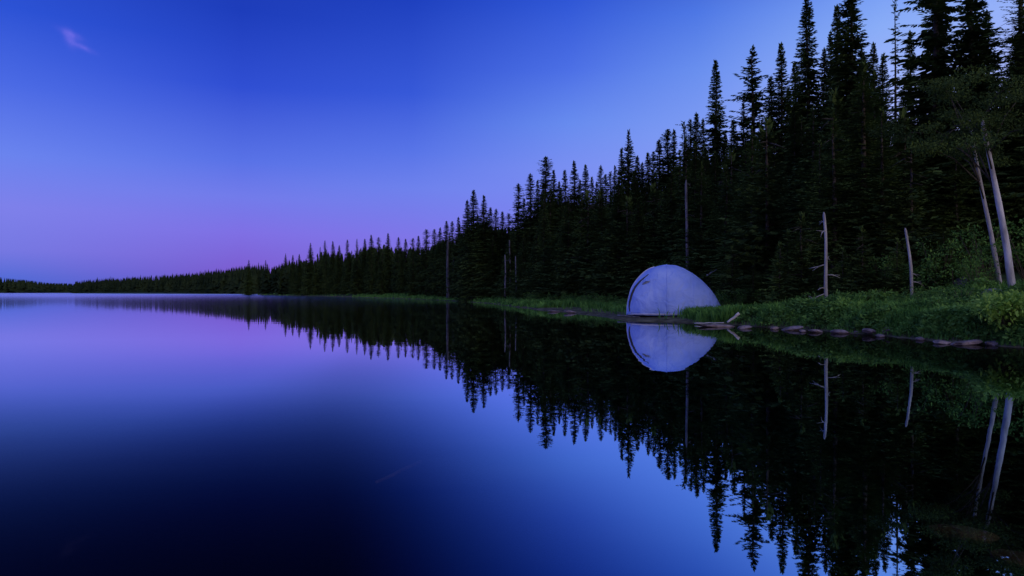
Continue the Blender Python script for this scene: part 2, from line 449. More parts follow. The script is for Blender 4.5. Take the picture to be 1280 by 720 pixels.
PROTO = {}
def proto(kind, H, R, r0, mat, **k):
    rng = np.random.default_rng(abs(hash(kind)) % 9999 if False else sum(ord(c) * (i + 3) for i, c in enumerate(kind)))
    cm = conifer_crown(rng, H, R, **k)
    cm.materials.append(M[mat])
    tm = trunk_mesh(rng, H * 0.985, r0, stubs=26)
    tm.materials.append(M['bark'])
    PROTO[kind] = (H, cm, tm)
proto('spire_a', 12, 0.95, 0.13, 'needle', power=0.85, density=92, droop=0.95, z0=0.03, nseg=6, ragged=0.13, gap=0.06)
proto('spire_b', 12, 0.78, 0.12, 'needle', power=0.80, density=88, droop=1.0, z0=0.04, nseg=5, ragged=0.18, gap=0.12)
proto('spire_c', 12, 1.15, 0.14, 'needle', power=0.95, density=92, droop=0.8, z0=0.03, nseg=7, ragged=0.2, gap=0.14)
proto('spire_d', 12, 0.85, 0.12, 'needle', power=0.75, density=70, droop=0.9, z0=0.05, nseg=6, ragged=0.3, gap=0.28)
proto('club_a', 12, 0.85, 0.11, 'needle', power=0.80, density=80, droop=0.9, club=0.07, z0=0.05, ragged=0.24, gap=0.16)
proto('club_b', 12, 1.00, 0.12, 'needle', power=0.75, density=74, droop=0.8, club=0.12, z0=0.05, gap=0.26, ragged=0.28, nseg=6)
proto('full_a', 12, 1.9, 0.17, 'needle', power=1.0, density=72, droop=0.6, z0=0.03, nseg=9, ragged=0.24, gap=0.18)
proto('full_b', 12, 1.6, 0.16, 'needle', power=0.90, density=66, droop=0.55, z0=0.04, nseg=8, gap=0.28, ragged=0.28)
proto('full_c', 12, 2.3, 0.18, 'needle', power=1.05, density=60, droop=0.42, z0=0.02, nseg=10, gap=0.26, ragged=0.28)
proto('sparse_a', 12, 0.7, 0.12, 'needle', power=0.5, density=14, droop=0.6, z0=0.2, gap=0.5, ragged=0.45)
proto('sparse_b', 12, 1.55, 0.15, 'needle', power=0.75, density=44, droop=0.4, z0=0.06, gap=0.32, ragged=0.32, nseg=9, twig=1.05)
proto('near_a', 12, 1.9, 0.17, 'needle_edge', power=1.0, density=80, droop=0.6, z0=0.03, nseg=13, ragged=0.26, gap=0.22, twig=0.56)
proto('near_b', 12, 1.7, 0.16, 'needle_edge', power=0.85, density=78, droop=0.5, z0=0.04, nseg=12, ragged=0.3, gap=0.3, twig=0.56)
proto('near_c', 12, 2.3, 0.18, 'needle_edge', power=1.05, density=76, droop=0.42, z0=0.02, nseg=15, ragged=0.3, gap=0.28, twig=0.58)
proto('young_a', 4, 0.9, 0.05, 'needle_fresh', power=0.85, density=80, droop=0.25, z0=0.02, nseg=10, twig=0.7)
proto('young_b', 4, 1.1, 0.06, 'needle', power=0.9, density=76, droop=0.2, z0=0.02, nseg=10, twig=0.7)

def tree(kind, x, y, H, label, group=None, rz=None, wide=1.0, name='spruce_tree', sink=0.08, cat='tree'):
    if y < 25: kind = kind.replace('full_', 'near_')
    H0, cm, tm = PROTO[kind]
    s = H / H0
    r = empty(name, (x, y, hz(x, y) - sink), random.uniform(0, 6.28) if rz is None else rz)
    r.scale = (s * wide, s * wide, s)
    tag(r, label, cat, group)
    t = bpy.data.objects.new('trunk', tm); link(t, r)
    c = bpy.data.objects.new('crown', cm); link(c, r)
    return r

def at(px, d):
    return ((px - 640) / F * d, d)
def top_h(px, ytop, d):
    x, y = at(px, d)
    return (HOR - ytop) / F * d + CAMZ - hz(x, y) + 0.08

# skyline trees: photo column, top row, distance, kind, width factor, label
SKY = [
 (311,325,204,'full_a',.8,'small tree with twin tops where the far point meets the distant shore'),
 (332,325,194,'full_b',.7,'stubby tree next inland from the tip of the wooded point'),
 (357,317,176,'full_a',.7,'pointed tree just left of a notch on the far point'),
 (366,319,170,'spire_a',1,None),(374,318,150,'spire_c',1,None),
 (388,304,142,'full_a',.85,'broad round-topped spruce standing clear above the wooded point'),
 (406,301,138,'full_b',.8,'dense spruce rising just right of the broad round-topped one on the point'),
 (416,302,134,'spire_a',1,None),(424,307,130,'spire_c',1,None),(434,300,126,'club_a',1,None),
 (446,299,120,'full_b',.6,None),(456,299,116,'spire_c',1,None),(464,294,112,'spire_a',1.1,'slim spruce a little taller than its row on the far bank'),
 (473,297,108,'club_b',1,None),(485,292,104,'spire_c',1,'bushy-topped spruce, highest of the level far row'),
 (498,297,98,'club_a',1.1,None),(507,299,94,'spire_a',1,None),(516,298,90,'club_b',1,None),(523,295,86,'spire_b',1,None),
 (533,287,80,'club_b',1.2,None),(543,287,76,'club_a',1.2,None),(550,285,73,'spire_a',1,None),
 (558,277,70,'spire_b',1.1,None),(565,277,68,'club_a',1,None),(573,272,64,'spire_c',.9,None),
 (584,251,58,'spire_c',1,'spruce pressed against the left side of the high pointed pair'),
 (592,238,55,'spire_a',1.1,'tallest pointed spruce of the middle cluster above the grey dead trunks'),
 (605,245,54,'spire_c',1,'second highest spruce of the middle cluster, right of the tallest'),
 (613,260,56,'spire_b',1,None),(620,262,55,'club_a',1,None),(628,265,57,'spire_b',1,None),(636,267,55,'club_b',1,None),
 (648,230,52,'club_b',1.2,'ragged dark spruce at the left edge of the taller wood'),
 (655,248,54,'spire_b',1,None),(663,218,51,'club_a',1.3,'club-topped spruce left of the fat-headed one'),
 (672,226,53,'spire_c',.9,None),
 (682,197,49,'club_b',1.5,'tall spruce with a fat tufted head in the left part of the wood'),
 (692,213,51,'spire_c',1,None),(699,228,52,'spire_b',1,None),(706,213,50,'spire_b',1,'very thin spire right of the fat-headed spruce'),
 (718,202,50,'spire_a',1.1,'sharp evenly tapered spire standing alone above its neighbours'),
 (725,226,53,'spire_b',1,None),(732,207,49,'spire_b',1.1,'slim spire right of the sharp evenly tapered one'),
 (740,222,51,'spire_b',.9,None),(746,228,51,'spire_a',.9,None),(751,208,48,'club_a',1,None),(757,218,50,'spire_b',1,None),(763,215,49,'club_b',.9,None),
 (769,208,47,'spire_c',.8,None),
 (777,186,46,'spire_c',.9,'dense spruce leaning its crown on the left of the broad dark cone'),
 (786,163,46,'full_a',.85,'broad dark cone of a spruce left above the tent'),
 (797,196,46,'spire_c',1,None),(803,204,47,'spire_b',1,None),(810,192,46,'spire_b',1.1,None),(817,190,46,'club_b',1,None),
 (824,175,44,'spire_b',1.2,'ragged thin spruce straight above the top of the tent'),
 (835,162,44,'club_b',1.3,None),(843,163,44,'spire_c',.9,None),
 (855,152,42,'sparse_a',1.3,'thin-crowned tree with gaps showing sky behind the tent'),
 (863,150,42,'club_b',1,None),
 (871,142,41,'spire_b',1.1,'ragged spruce just left of the very tall needle-sharp spire'),(879,150,40,'spire_b',.9,None),
 (895,76,38,'spire_a',1.0,'very tall needle-sharp spire standing free above the right of the tent'),
 (907,168,38,'spire_c',1,None),(917,150,37,'spire_b',1,None),
 (941,59,33,'sparse_b',1.1,'tall open-branched spruce with a tufted broken outline'),
 (930,120,35,'full_b',.7,None),(953,150,33,'full_a',.6,None),
 (964,96,34,'spire_b',1.1,None),
 (977,55,33,'spire_b',1.0,'thin spire right of the open-branched spruce'),
 (986,110,34,'spire_a',.9,None),(994,79,32,'spire_b',1.0,'slightly shorter thin spire between two higher ones'),
 (1001,120,33,'spire_c',1,None),
 (1010,-14,29,'spire_a',1.1,'dense dark spire reaching the upper edge of the picture'),
 (1021,110,30,'spire_b',1,None),
 (1031,62,29,'spire_b',1,None),(1039,40,29,'spire_b',.9,None),(1047,8,28,'spire_b',1.1,None),
 (1064,-50,24,'spire_c',1.15,'thick dark spruce cut by the upper edge, right of the spire group'),
 (1078,60,26,'club_b',1,None),
 (1093,55,27,'spire_b',1,'short spire in the sky gap right of the thick dark spruce'),
 (1105,67,26,'spire_a',.9,None),
 (1120,-6,25,'sparse_a',.7,'nearly bare thin tree in the bright gap of sky'),
 (1139,40,24,'spire_b',.9,'pointed spruce inside the bright gap near the upper right'),
 (1129,120,25,'spire_c',1,None),(1154,100,24,'spire_c',.9,None),
 (1170,-95,19,'sparse_b',1.15,'large loose-boughed spruce with sky showing through its upper boughs'),
 (1172,-60,21,'spire_c',.9,None),
 (1190,128,22,'spire_b',1,None),(1205,72,21,'sparse_b',.8,None),
 (1217,-60,18,'spire_c',1.2,'dense spruce column between two ragged trees at the upper right'),
 (1236,14,19,'sparse_b',.9,'ragged half-bare top left of the trees at the right edge'),
 (1228,118,19,'spire_c',1,None),(1248,120,18,'club_b',1,None),
 (1277,-60,18,'full_b',1.1,'big dark spruce half out of the picture at the right edge'),
 (1290,-30,17,'full_a',1,None),(1310,-80,17,'full_a',1,None),
]
def zone(px):
    if px < 445: return 'small dark spruce in the level row on the far wooded point'
    if px < 575: return 'slim dark spruce in the row along the middle of the far bank'
    if px < 645: return 'dark spruce packed round the middle cluster by the pale dead trunks'
    if px < 775: return 'dark spruce crowded into the wood left of the tent'
    if px < 905: return 'dark spruce crowded into the wood behind the tent'
    if px < 1060: return 'dark spruce in the tall wood just right of the tent'
    return 'dark spruce in the steep wood at the right side'
GROUPS = lambda px: zone(px).replace('spruce', 'spruces')
for px, yt, d, kind, wd, lab in SKY:
    x, y = at(px, d)
    H = top_h(px, yt, d)
    tree(kind, x, y, H, lab or zone(px), GROUPS(px) if not lab else 'spruces that stand out on the skyline', wide=wd * (12.0 / max(H, 7)) ** 0.45 * (1.35 if px < 645 else (1.18 if px < 1000 else 1.0)))

# the body of the wood
sx = np.array([a[0] for a in SKY if a[0] < 1320], float); sy = np.array([a[1] for a in SKY if a[0] < 1320], float)
o_ = np.argsort(sx); sx, sy = sx[o_], sy[o_]
def sky_low(px):
    m = np.abs(sx - px) < 22
    return float(sy[m].max()) if m.any() else float(np.interp(px, sx, sy))
placed = [at(a[0], a[2]) for a in SKY]
# keep clear: tent, trunks that show
def clear(x, y, r):
    if 2.6 < x < 6.9 and 17 < y < 22.5: return False
    return all((x - a) ** 2 + (y - b) ** 2 > r * r for a, b in placed)
KINDS = ['spire_a', 'spire_d', 'spire_c', 'club_a', 'club_b', 'full_a', 'full_b', 'full_b', 'spire_c', 'full_c']
count = 0; tries = 0
while count < 168 and tries < 9000:
    tries += 1
    px = random.uniform(318, 1300)
    dmin = np.interp(px, [318, 390, 450, 540, 600, 640, 700, 780, 850, 900, 960, 1060, 1140, 1200, 1300],
                         [168, 140, 112, 74, 54, 42, 36, 30, 25.5, 23, 20, 17.5, 16.5, 17, 18])
    dmax = np.interp(px, [318, 450, 600, 700, 900, 1060, 1300], [185, 130, 66, 58, 48, 38, 26])
    d = dmin + (dmax - dmin) * random.random() ** 1.5
    x, y = at(px, d)
    if shore_dist([x], [y])[0] < 1.6 or not clear(x, y, 0.8 if d < 60 else 1.6): continue
    low = sky_low(px)
    yt = low + random.uniform(4, 0.36 * (330 - low) + 8)
    H = top_h(px, yt, d)
    if H < 3.0: continue
    H = min(H, 14.5)
    kind = random.choice(KINDS) if H > 6 else random.choice(['full_a', 'full_c', 'young_b', 'full_b'])
    wd = random.uniform(0.85, 1.15) * (12.0 / max(H, 7)) ** 0.45
    if kind.startswith('young'): wd = 1.0
    placed.append((x, y)); count += 1
    tree(kind, x, y, H, zone(px), GROUPS(px), wide=wd)

# young conifers along the edge of the wood
YOUNG = [(655, 46, 322), (672, 41, 300), (700, 38, 283), (722, 39, 305), (748, 36, 290), (770, 31, 325), (808, 29, 305), (842, 28, 318),
         (880, 25, 320), (905, 22, 338), (925, 23, 300), (960, 20, 318), (985, 19, 290), (1010, 18.6, 322), (1066, 18, 275), (1085, 17.5, 310), (1112, 18, 290),
         (1125, 17, 318), (1168, 17.5, 265), (1188, 16.5, 300), (1212, 17.5, 262), (1236, 17.5, 250), (915, 20, 310), (942, 18.6, 330), (975, 17.2, 305), (1003, 17, 270), (1022, 16.6, 330), (1054, 16, 312), (1078, 15.6, 285), (1095, 15.4, 325), (1122, 15.2, 300), (1158, 15, 322), (1180, 14.8, 290), (1200, 16.2, 325)]
for k, (px, d, yt) in enumerate(YOUNG):
    x, y = at(px, d)
    if shore_dist([x], [y])[0] < 0.9: continue
    H = top_h(px, yt, d)
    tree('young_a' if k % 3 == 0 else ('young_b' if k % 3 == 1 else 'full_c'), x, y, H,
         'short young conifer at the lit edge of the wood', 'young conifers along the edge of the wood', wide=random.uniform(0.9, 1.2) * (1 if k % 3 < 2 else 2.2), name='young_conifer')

# ------------------------------------------------------------------ far woods beyond the lake (a mass nobody could count)
def far_forest(name, label, rows, seed, lv=5, n=7, fat=1.0):
    rng = np.random.default_rng(seed)
    acc = Acc()
    for px, d, H in rows:
        x, y = at(px, d)
        s = shore_dist([x], [y])[0]
        z0 = hz(x, y)
        R = min(H * rng.uniform(0.12, 0.2), 1.9) * fat
        for l in range(lv):
            zb = z0 + H * (0.02 + 0.8 * l / lv); zt = z0 + H * (0.02 + 0.8 * l / lv + 1.5 / lv)
            r = R * (1 - 0.86 * l / (lv - 1)) * rng.uniform(0.8, 1.2)
            ang = np.linspace(0, 2 * np.pi, n, endpoint=False) + rng.random()
            rr = r * (1 + 0.35 * rng.standard_normal(n))
            ring = np.stack([x + rr * np.cos(ang), y + rr * np.sin(ang), zb + 0.05 * H * rng.standard_normal(n)], 1)
            v = np.vstack([ring, [[x, y, min(zt, z0 + H)]]])
            t = np.stack([np.arange(n), (np.arange(n) + 1) % n, np.full(n, n)], 1)
            acc.add(v, None, t)
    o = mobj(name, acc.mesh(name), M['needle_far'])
    tag(o, label, 'forest', kind='stuff')
rng = np.random.default_rng(3)
rows = []
ytop = lambda px: np.interp(px, [88, 95, 120, 150, 190, 230, 260, 290, 312, 330], [357.5, 355, 352.5, 350.5, 348, 345, 342, 337, 334, 333])
dsh = lambda px: np.interp(px, [85, 250, 300, 340, 430], [612, 345, 318, 255, 250])
for k in range(2000):
    px = rng.uniform(84, 430)
    row = rng.random()
    d = dsh(px) + 4 + row * 50
    yt = ytop(px) - 4.2 + (1 - row) * 3.5 + rng.normal(0, 1.1) - (1.8 if rng.random() < 0.08 else 0)
    x, y = at(px, d)
    H = (HOR - yt) / F * d + CAMZ - hz(x, y)
    if H < 1: H = 1.5
    if shore_dist([x], [y])[0] < 1: continue
    rows.append((px, d, H))
for k in range(90):
    px = rng.uniform(318, 362); d = rng.uniform(214, 240)
    x, y = at(px, d)
    if shore_dist([x], [y])[0] < 1: continue
    yt = np.interp(px, [318, 345, 362], [336, 330, 326]) + rng.uniform(-2, 4)
    rows.append((px, d, (HOR - yt) / F * d + CAMZ - hz(x, y)))
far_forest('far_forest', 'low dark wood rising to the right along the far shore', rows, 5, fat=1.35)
rows = []
ytop2 = lambda px: np.interp(px, [-260, -40, 0, 12, 40, 60, 90, 130], [346, 347, 348, 350.5, 353, 356, 357, 358])
for k in range(900):
    px = rng.uniform(-200, 130)
    d = 930 + rng.random() * 90
    if px < 6 and rng.random() < .5: d = 940
    x, y = at(px, d)
    if shore_dist([x], [y])[0] < 1: continue
    H = max(2.0, (HOR - ytop2(px) + 3.2 - rng.normal(0, .25)) / F * d + CAMZ - hz(x, y))
    rows.append((px, d, H))
far_forest('distant_forest', 'thin dark strip of wood at the left end of the lake', rows, 6, fat=2.6)

rows = []
for k in range(900):
    px = rng.uniform(312, 1330) if k % 3 == 0 else rng.uniform(312, 800)
    db = np.interp(px, [312, 400, 470, 560, 650, 800, 900, 1060, 1330], [182, 146, 112, 76, 58, 52, 44, 34, 26])
    d = db * (1 + 0.45 * rng.random())
    x, y = at(px, d)
    if shore_dist([x], [y])[0] < 2: continue
    low = sky_low(px)
    yt = low + rng.uniform(1, 11) + np.interp(px, [312, 560, 640, 760, 900, 1330], [-2, 0, 4, 9, 18, 26])
    H = (HOR - yt) / F * d + CAMZ - hz(x, y)
    if H < 2: continue
    rows.append((px, d, min(H, 17)))
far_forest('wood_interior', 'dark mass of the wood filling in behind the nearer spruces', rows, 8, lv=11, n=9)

# ------------------------------------------------------------------ dead and leaning trunks
def dead_tree(px, d, ytop, ybase, pxtop, r0, mat, label, name='dead_tree', branches=0, group=None, topr=0.4, seed=1, crown=None, cat='dead tree'):
    rng = np.random.default_rng(seed)
    x, y = at(px, d); z = hz(x, y)
    H = (HOR - ytop) / F * d + CAMZ - z
    lx = (pxtop - px) / F * d
    r = empty(name, (x, y, z)); tag(r, label, cat, group)
    m = 12; t = np.linspace(0, 1, m)
    pts = np.stack([lx * t + 0.03 * np.sin(t * 5 + seed), 0.12 * lx * t, -0.2 + (H + 0.2) * t], 1)
    rr = r0 * (1 - (1 - topr) * t); rr[0] *= 1.4; rr[-1] *= 0.45; pts[-2] = pts[-1] + (pts[-2] - pts[-1]) * 0.35
    acc = Acc(); acc.tube(pts, rr, 10, jitter=0.06, rng=rng)
    mobj('trunk', acc.mesh('trunk', True), M[mat], r)
    for k in range(branches):
        tt = 0.15 + 0.8 * (k + rng.random()) / branches
        p0 = np.array([np.interp(tt, t, pts[:, i]) for i in range(3)])
        az = rng.choice([0, math.pi]) + rng.normal(0, 0.7)
        ln = rng.uniform(0.12, 0.62) * (1.15 - 0.5 * tt)
        dv = np.array([math.cos(az), math.sin(az), rng.uniform(-0.45, 0.1)])
        P = [p0, p0 + dv * ln * 0.5, p0 + dv * ln + np.array([0, 0, -0.06])]
        a2 = Acc(); a2.tube(P, [0.016, 0.010, 0.004], 5)
        for q in range(2):
            pb = p0 + dv * ln * rng.uniform(0.4, 0.8); d2 = dv + rng.normal(0, 0.5, 3)
            a2.tube([pb, pb + d2 * ln * 0.3], [0.007, 0.003], 4)
        mobj('branch', a2.mesh('branch', True), M[mat], r)
    return r, pts

dead_tree(1035, 15.2, 265, 376, 1029, 0.043, 'deadwood', 'straight bare grey trunk with short dead twigs standing in the bank grass', branches=8, seed=4, topr=0.6)
dead_tree(1142, 14.6, 285, 384, 1132, 0.038, 'deadwood', 'shorter bare grey trunk leaning slightly left, right of the straight one', branches=3, seed=5, topr=0.6)
dead_tree(858, 24.5, 225, 372, 859, 0.07, 'greybark', 'pale grey dead trunk rising straight behind the tent', branches=5, seed=6, topr=0.6)
CL = 'pale dead trunks at the foot of the middle wood'
for k, (px, d, yt, pt, r0, lab) in enumerate([
    (560, 64, 300, 560, .20, 'leftmost and broadest of the pale dead trunks at the far wood edge'),
    (567, 65, 318, 567, .12, 'thin pale trunk touching the broadest dead one'),
    (609, 57, 335, 609, .08, 'lone thin pale trunk between the two groups of dead trunks'),
    (632, 47, 318, 631, .08, 'left of the three pale trunks standing together'),
    (638, 47.5, 300, 637, .09, 'middle and tallest of the three pale trunks standing together'),
    (645, 46, 320, 645, .08, 'right of the three pale trunks standing together'),
    (594, 60, 345, 594, .05, 'short faint grey stem low in the middle wood'),
    (888, 24, 330, 889, .035, 'slim grey sapling stem behind the right end of the tent')]):
    dead_tree(px, d, yt, 0, pt, r0, 'dimbark' if d > 50 else 'greybark', lab, branches=2, seed=20 + k, group=CL if k < 7 else None)

# ------------------------------------------------------------------ leafy things
def leaf_blob(rng, centers, radii, n_each, leaf, flat=0.8):
    acc = Acc()
    for c, r in zip(centers, radii):
        n = int(n_each * (r / 0.3) ** 1.6)
        d = rng.standard_normal((n, 3)); d /= np.linalg.norm(d, axis=1)[:, None]
        p = np.array(c) + d * (r * rng.random(n)[:, None] ** 0.45) * np.array([1, 1, flat])
        dd = d * 0.7 + rng.standard_normal((n, 3)) * 0.6 + np.array([0, 0, -0.15])
        dd /= np.linalg.norm(dd, axis=1)[:, None]
        ln = leaf * (0.6 + 0.8 * rng.random(n))
        up = rng.standard_normal((n, 3)) * 0.7 + np.array([0, 0, 1])
        v, q = kites(p, dd, up, ln, ln * 0.55); acc.add(v, q)
    return acc

def shrub_meshes(seed, W, H, leaf, n_each, lobes, mat):
    rng = np.random.default_rng(seed)
    cs, rs, st = [], [], Acc()
    for k in range(lobes):
        a = rng.random() * 6.28; rad = W * 0.5 * rng.random() ** 0.6; z = H * rng.uniform(0.35, 0.85)
        c = (rad * math.cos(a), rad * math.sin(a), z)
        cs.append(c); rs.append(W * rng.uniform(0.13, 0.26))
        st.tube([(0.05 * math.cos(a), 0.05 * math.sin(a), -0.05), (rad * 0.5 * math.cos(a), rad * 0.5 * math.sin(a), z * 0.55), c], [0.012, 0.008, 0.004], 5)
    fm = leaf_blob(rng, cs, rs, n_each, leaf).mesh('foliage'); fm.materials.append(M[mat])
    sm = st.mesh('stem', True); sm.materials.append(M['stem'])
    return fm, sm
SHR = {
 'a': shrub_meshes(11, 1.0, 0.75, 0.065, 70, 16, 'leaf'),
 'b': shrub_meshes(12, 1.3, 0.95, 0.07, 70, 20, 'leaf'),
 'c': shrub_meshes(13, 0.7, 0.9, 0.06, 70, 12, 'leaf'),
 'g': shrub_meshes(14, 1.1, 0.62, 0.085, 120, 22, 'leaf_bright'),
 'd': shrub_meshes(15, 1.2, 2.0, 0.08, 60, 26, 'leaf'),
}
def shrub(kind, x, y, s, label, group=None, name='shrub', sz=None, cat='shrub'):
    r = empty(name, (x, y, hz(x, y) - 0.03), random.uniform(0, 6.28)); r.scale = (s, s, sz or s)
    tag(r, label, cat, group)
    link(bpy.data.objects.new('foliage', SHR[kind][0]), r); link(bpy.data.objects.new('stem', SHR[kind][1]), r)
shrub('g', *at(1262, 9.75), 0.80, 'bright yellow-green leafy shrub at the right edge, overhanging the water', name='leafy_shrub')
shrub('g', *at(1292, 9.7), 0.7, 'second yellow-green shrub, mostly beyond the right edge', name='leafy_shrub')
shrub('d', *at(1222, 14.0), 0.5, 'tall dull green shrub at the foot of the leaning pale trunks')
shrub('d', *at(825, 27), 0.9, 'green bushy sapling directly behind the tent')
BK = 'low leafy shrubs lining the grassy bank'
for px, d, k, s in [(905, 17.6, 'a', .7), (922, 16.9, 'c', .75), (948, 16.4, 'a', .8), (968, 16.8, 'b', .7), (992, 15.8, 'a', .75), (1012, 15.4, 'c', .8), (1052, 14.9, 'a', .85),
                 (1074, 14.4, 'b', .65), (1098, 14.8, 'c', .8), (1120, 14.2, 'a', .75), (1158, 13.6, 'b', .65), (1180, 13.0, 'a', .8), (1203, 12.6, 'c', .8), (1232, 11.8, 'a', .7),
                 (1252, 11.4, 'b', .6), (1170, 12.0, 'c', .55), (1080, 13.2, 'c', .5), (1030, 14.3, 'a', .5), (980, 15.0, 'c', .5), (1216, 10.9, 'a', .45)]:
    x, y = at(px, d)
    if shore_dist([x], [y])[0] < 0.12: continue
    shrub(k, x, y, s * (0.62 if px < 1130 else 0.75), 'low dark green shrub in the row along the grassy bank', BK)
ED = 'dull shrubs at the edge of the wood'
for px, d, k, s in [(668, 37, 'b', .9), (690, 35, 'a', 1), (712, 33, 'b', .8), (735, 31, 'a', 1), (752, 29, 'b', .8), (775, 27, 'a', .9), (912, 19.5, 'b', .9), (935, 19, 'd', .5), (965, 18.4, 'b', .9),
                 (1000, 17.4, 'd', .5), (1172, 14.9, 'd', 1.0), (1192, 14.5, 'b', 1.1), (1108, 15.8, 'd', .85), (1232, 15.0, 'd', 1.1), (1150, 15.4, 'b', 1.2), (1285, 14.6, 'd', 1.1), (1060, 17.0, 'b', 1), (1100, 16.6, 'd', .6), (1130, 16.2, 'b', 1), (1165, 15.6, 'd', .55), (1195, 15, 'b', 1)]:
    x, y = at(px, d)
    if shore_dist([x], [y])[0] < 0.4: continue
    shrub(k, x, y, s * 0.75, 'dull green shrub in the shade where the wood begins', ED)

# two leaning pale trees at the right with loose green crowns
def leaning_tree(px, d, pxt, yt, r0, label, seed, mat, crown_px, crown_y, cr):
    r, pts = dead_tree(px, d, yt, 0, pxt, r0, mat, label, name='leaning_tree', branches=0, seed=seed, topr=0.45, cat='tree')
    rng = np.random.default_rng(seed)
    cs, rs = [], []; top = pts[-1]; br = Acc()
    for k in range(20):
        tx = (rng.uniform(*crown_px) - px) / F * d
        tz = (HOR - rng.uniform(*crown_y)) / F * d + CAMZ - r.location.z
        ty = rng.uniform(-1.5, 0.7)
        c = np.array([tx, ty, tz]); cs.append(c); rs.append(cr * rng.uniform(0.6, 1.2))
        if k % 2 == 0:
            st = pts[-1 - int(rng.integers(0, 6))]
            br.tube([st, (st + c) / 2 + [0, 0, 0.15], c], [0.018, 0.011, 0.004], 5)
    crown = leaf_blob(rng, cs, rs, 300, 0.048, 0.30).mesh('crown')
    mobj('crown', crown, M['needle'], r)
    mobj('limb', br.mesh('limb', True), M['bark'], r)
leaning_tree(1268, 13.6, 1227, 150, 0.074, 'pale slanting tree trunk, the brighter of the leaning pair at the right', 31, 'birch', (1165, 1290), (112, 198), 0.40)
leaning_tree(1251, 14.6, 1211, 150, 0.052, 'thinner duller slanting tree just left of the bright leaning trunk', 32, 'deadwood', (1120, 1240), (120, 205), 0.38)

# ------------------------------------------------------------------ grass: one sheet of blades nobody could count
def grass():
    rng = np.random.default_rng(77)
    P, Hh, Wd = [], [], []
    def scatter(n, pxr, dr, smin, smax, h, wd, dens=None):
        px = rng.uniform(*pxr, n); d = rng.uniform(*dr, n)
        x = (px - 640) / F * d; y = d
        s = shore_dist(x, y)
        keep = (s > smin) & (s < smax)
        nz = vnoise(x, y, 0.5, 4.0) * 0.6 + vnoise(x, y, 1.7, 8.0) * 0.4
        keep &= nz > rng.uniform(0.15, 0.62, n)
        # muddy shelf in front of the tent stays bare
        bare = (y > 16.6) & (y < 30) & (s < 1.1 + 0.7 * vnoise(x, y, 1.1, 2.0)) 
        keep &= ~(bare & (rng.random(n) > 0.04))
        tent = (x > 3.2) & (x < 6.1) & (y > 18.4) & (y < 21)
        keep &= ~tent
        x, y, s = x[keep], y[keep], s[keep]
        z = height(x, y)
        k = len(x)
        hh = h * (0.45 + 0.8 * rng.random(k)) * (0.6 + 0.8 * vnoise(x, y, 0.9, 6.0)) * (0.55 + 0.45 * smooth01(s, 0.0, 0.8))
        P.append(np.stack([x, y, z - 0.02], 1)); Hh.append(hh); Wd.append(wd * (0.6 + 0.8 * rng.random(k)))
    scatter(110000, (860, 1330), (9, 19), 0.05, 4.5, 0.24, 0.011)
    scatter(24000, (860, 1330), (9, 24), 1.0, 4.5, 0.30, 0.014)
    scatter(70000, (620, 905), (17, 40), 0.5, 7.0, 0.30, 0.020)
    scatter(60000, (440, 690), (30, 110), 0.1, 6.0, 0.30, 0.05)
    scatter(4000, (300, 470), (90, 200), 0.3, 7.0, 0.35, 0.10)
    # tufts at the foot of the tent's right side
    n = 9000
    x = rng.uniform(4.55, 6.3, n); y = rng.uniform(16.0, 18.7, n); s = shore_dist(x, y)
    k = (s > 0.08) & (y - 16 < 3.0 - 0.2) & (rng.random(n) < smooth01(x, 4.4, 5.0))
    x, y = x[k], y[k]; P.append(np.stack([x, y, height(x, y) - 0.02], 1)); Hh.append(0.26 * (0.5 + rng.random(len(x)))); Wd.append(0.014 * (0.6 + rng.random(len(x))))
    P = np.vstack(P); Hh = np.concatenate(Hh); Wd = np.concatenate(Wd); n = len(P)
    az = rng.random(n) * 6.28; lean = 0.15 + 0.5 * rng.random(n)
    dx = np.cos(az) * lean; dy = np.sin(az) * lean
    fa = az + 1.57 + rng.normal(0, .5, n)
    side = np.stack([np.cos(fa), np.sin(fa), np.zeros(n)], 1) * Wd[:, None]
    mid = P + np.stack([dx * Hh * 0.35, dy * Hh * 0.35, Hh * 0.6], 1)
    tip = P + np.stack([dx * Hh, dy * Hh, Hh * (0.98 - 0.3 * lean)], 1)
    v = np.stack([P - side, P + side, mid + side * 0.75, mid - side * 0.75, tip], 1).reshape(-1, 3)
    b = np.arange(n)[:, None] * 5
    q = b + np.array([[0, 1, 2, 3]]); t = b + np.array([[3, 2, 4]])
    o = mobj('grass', mesh_np('grass', v, [q, t]), M['grass'])
    tag(o, 'green grass and sedge growing along the bank and behind the tent', 'grass', kind='stuff')
grass()

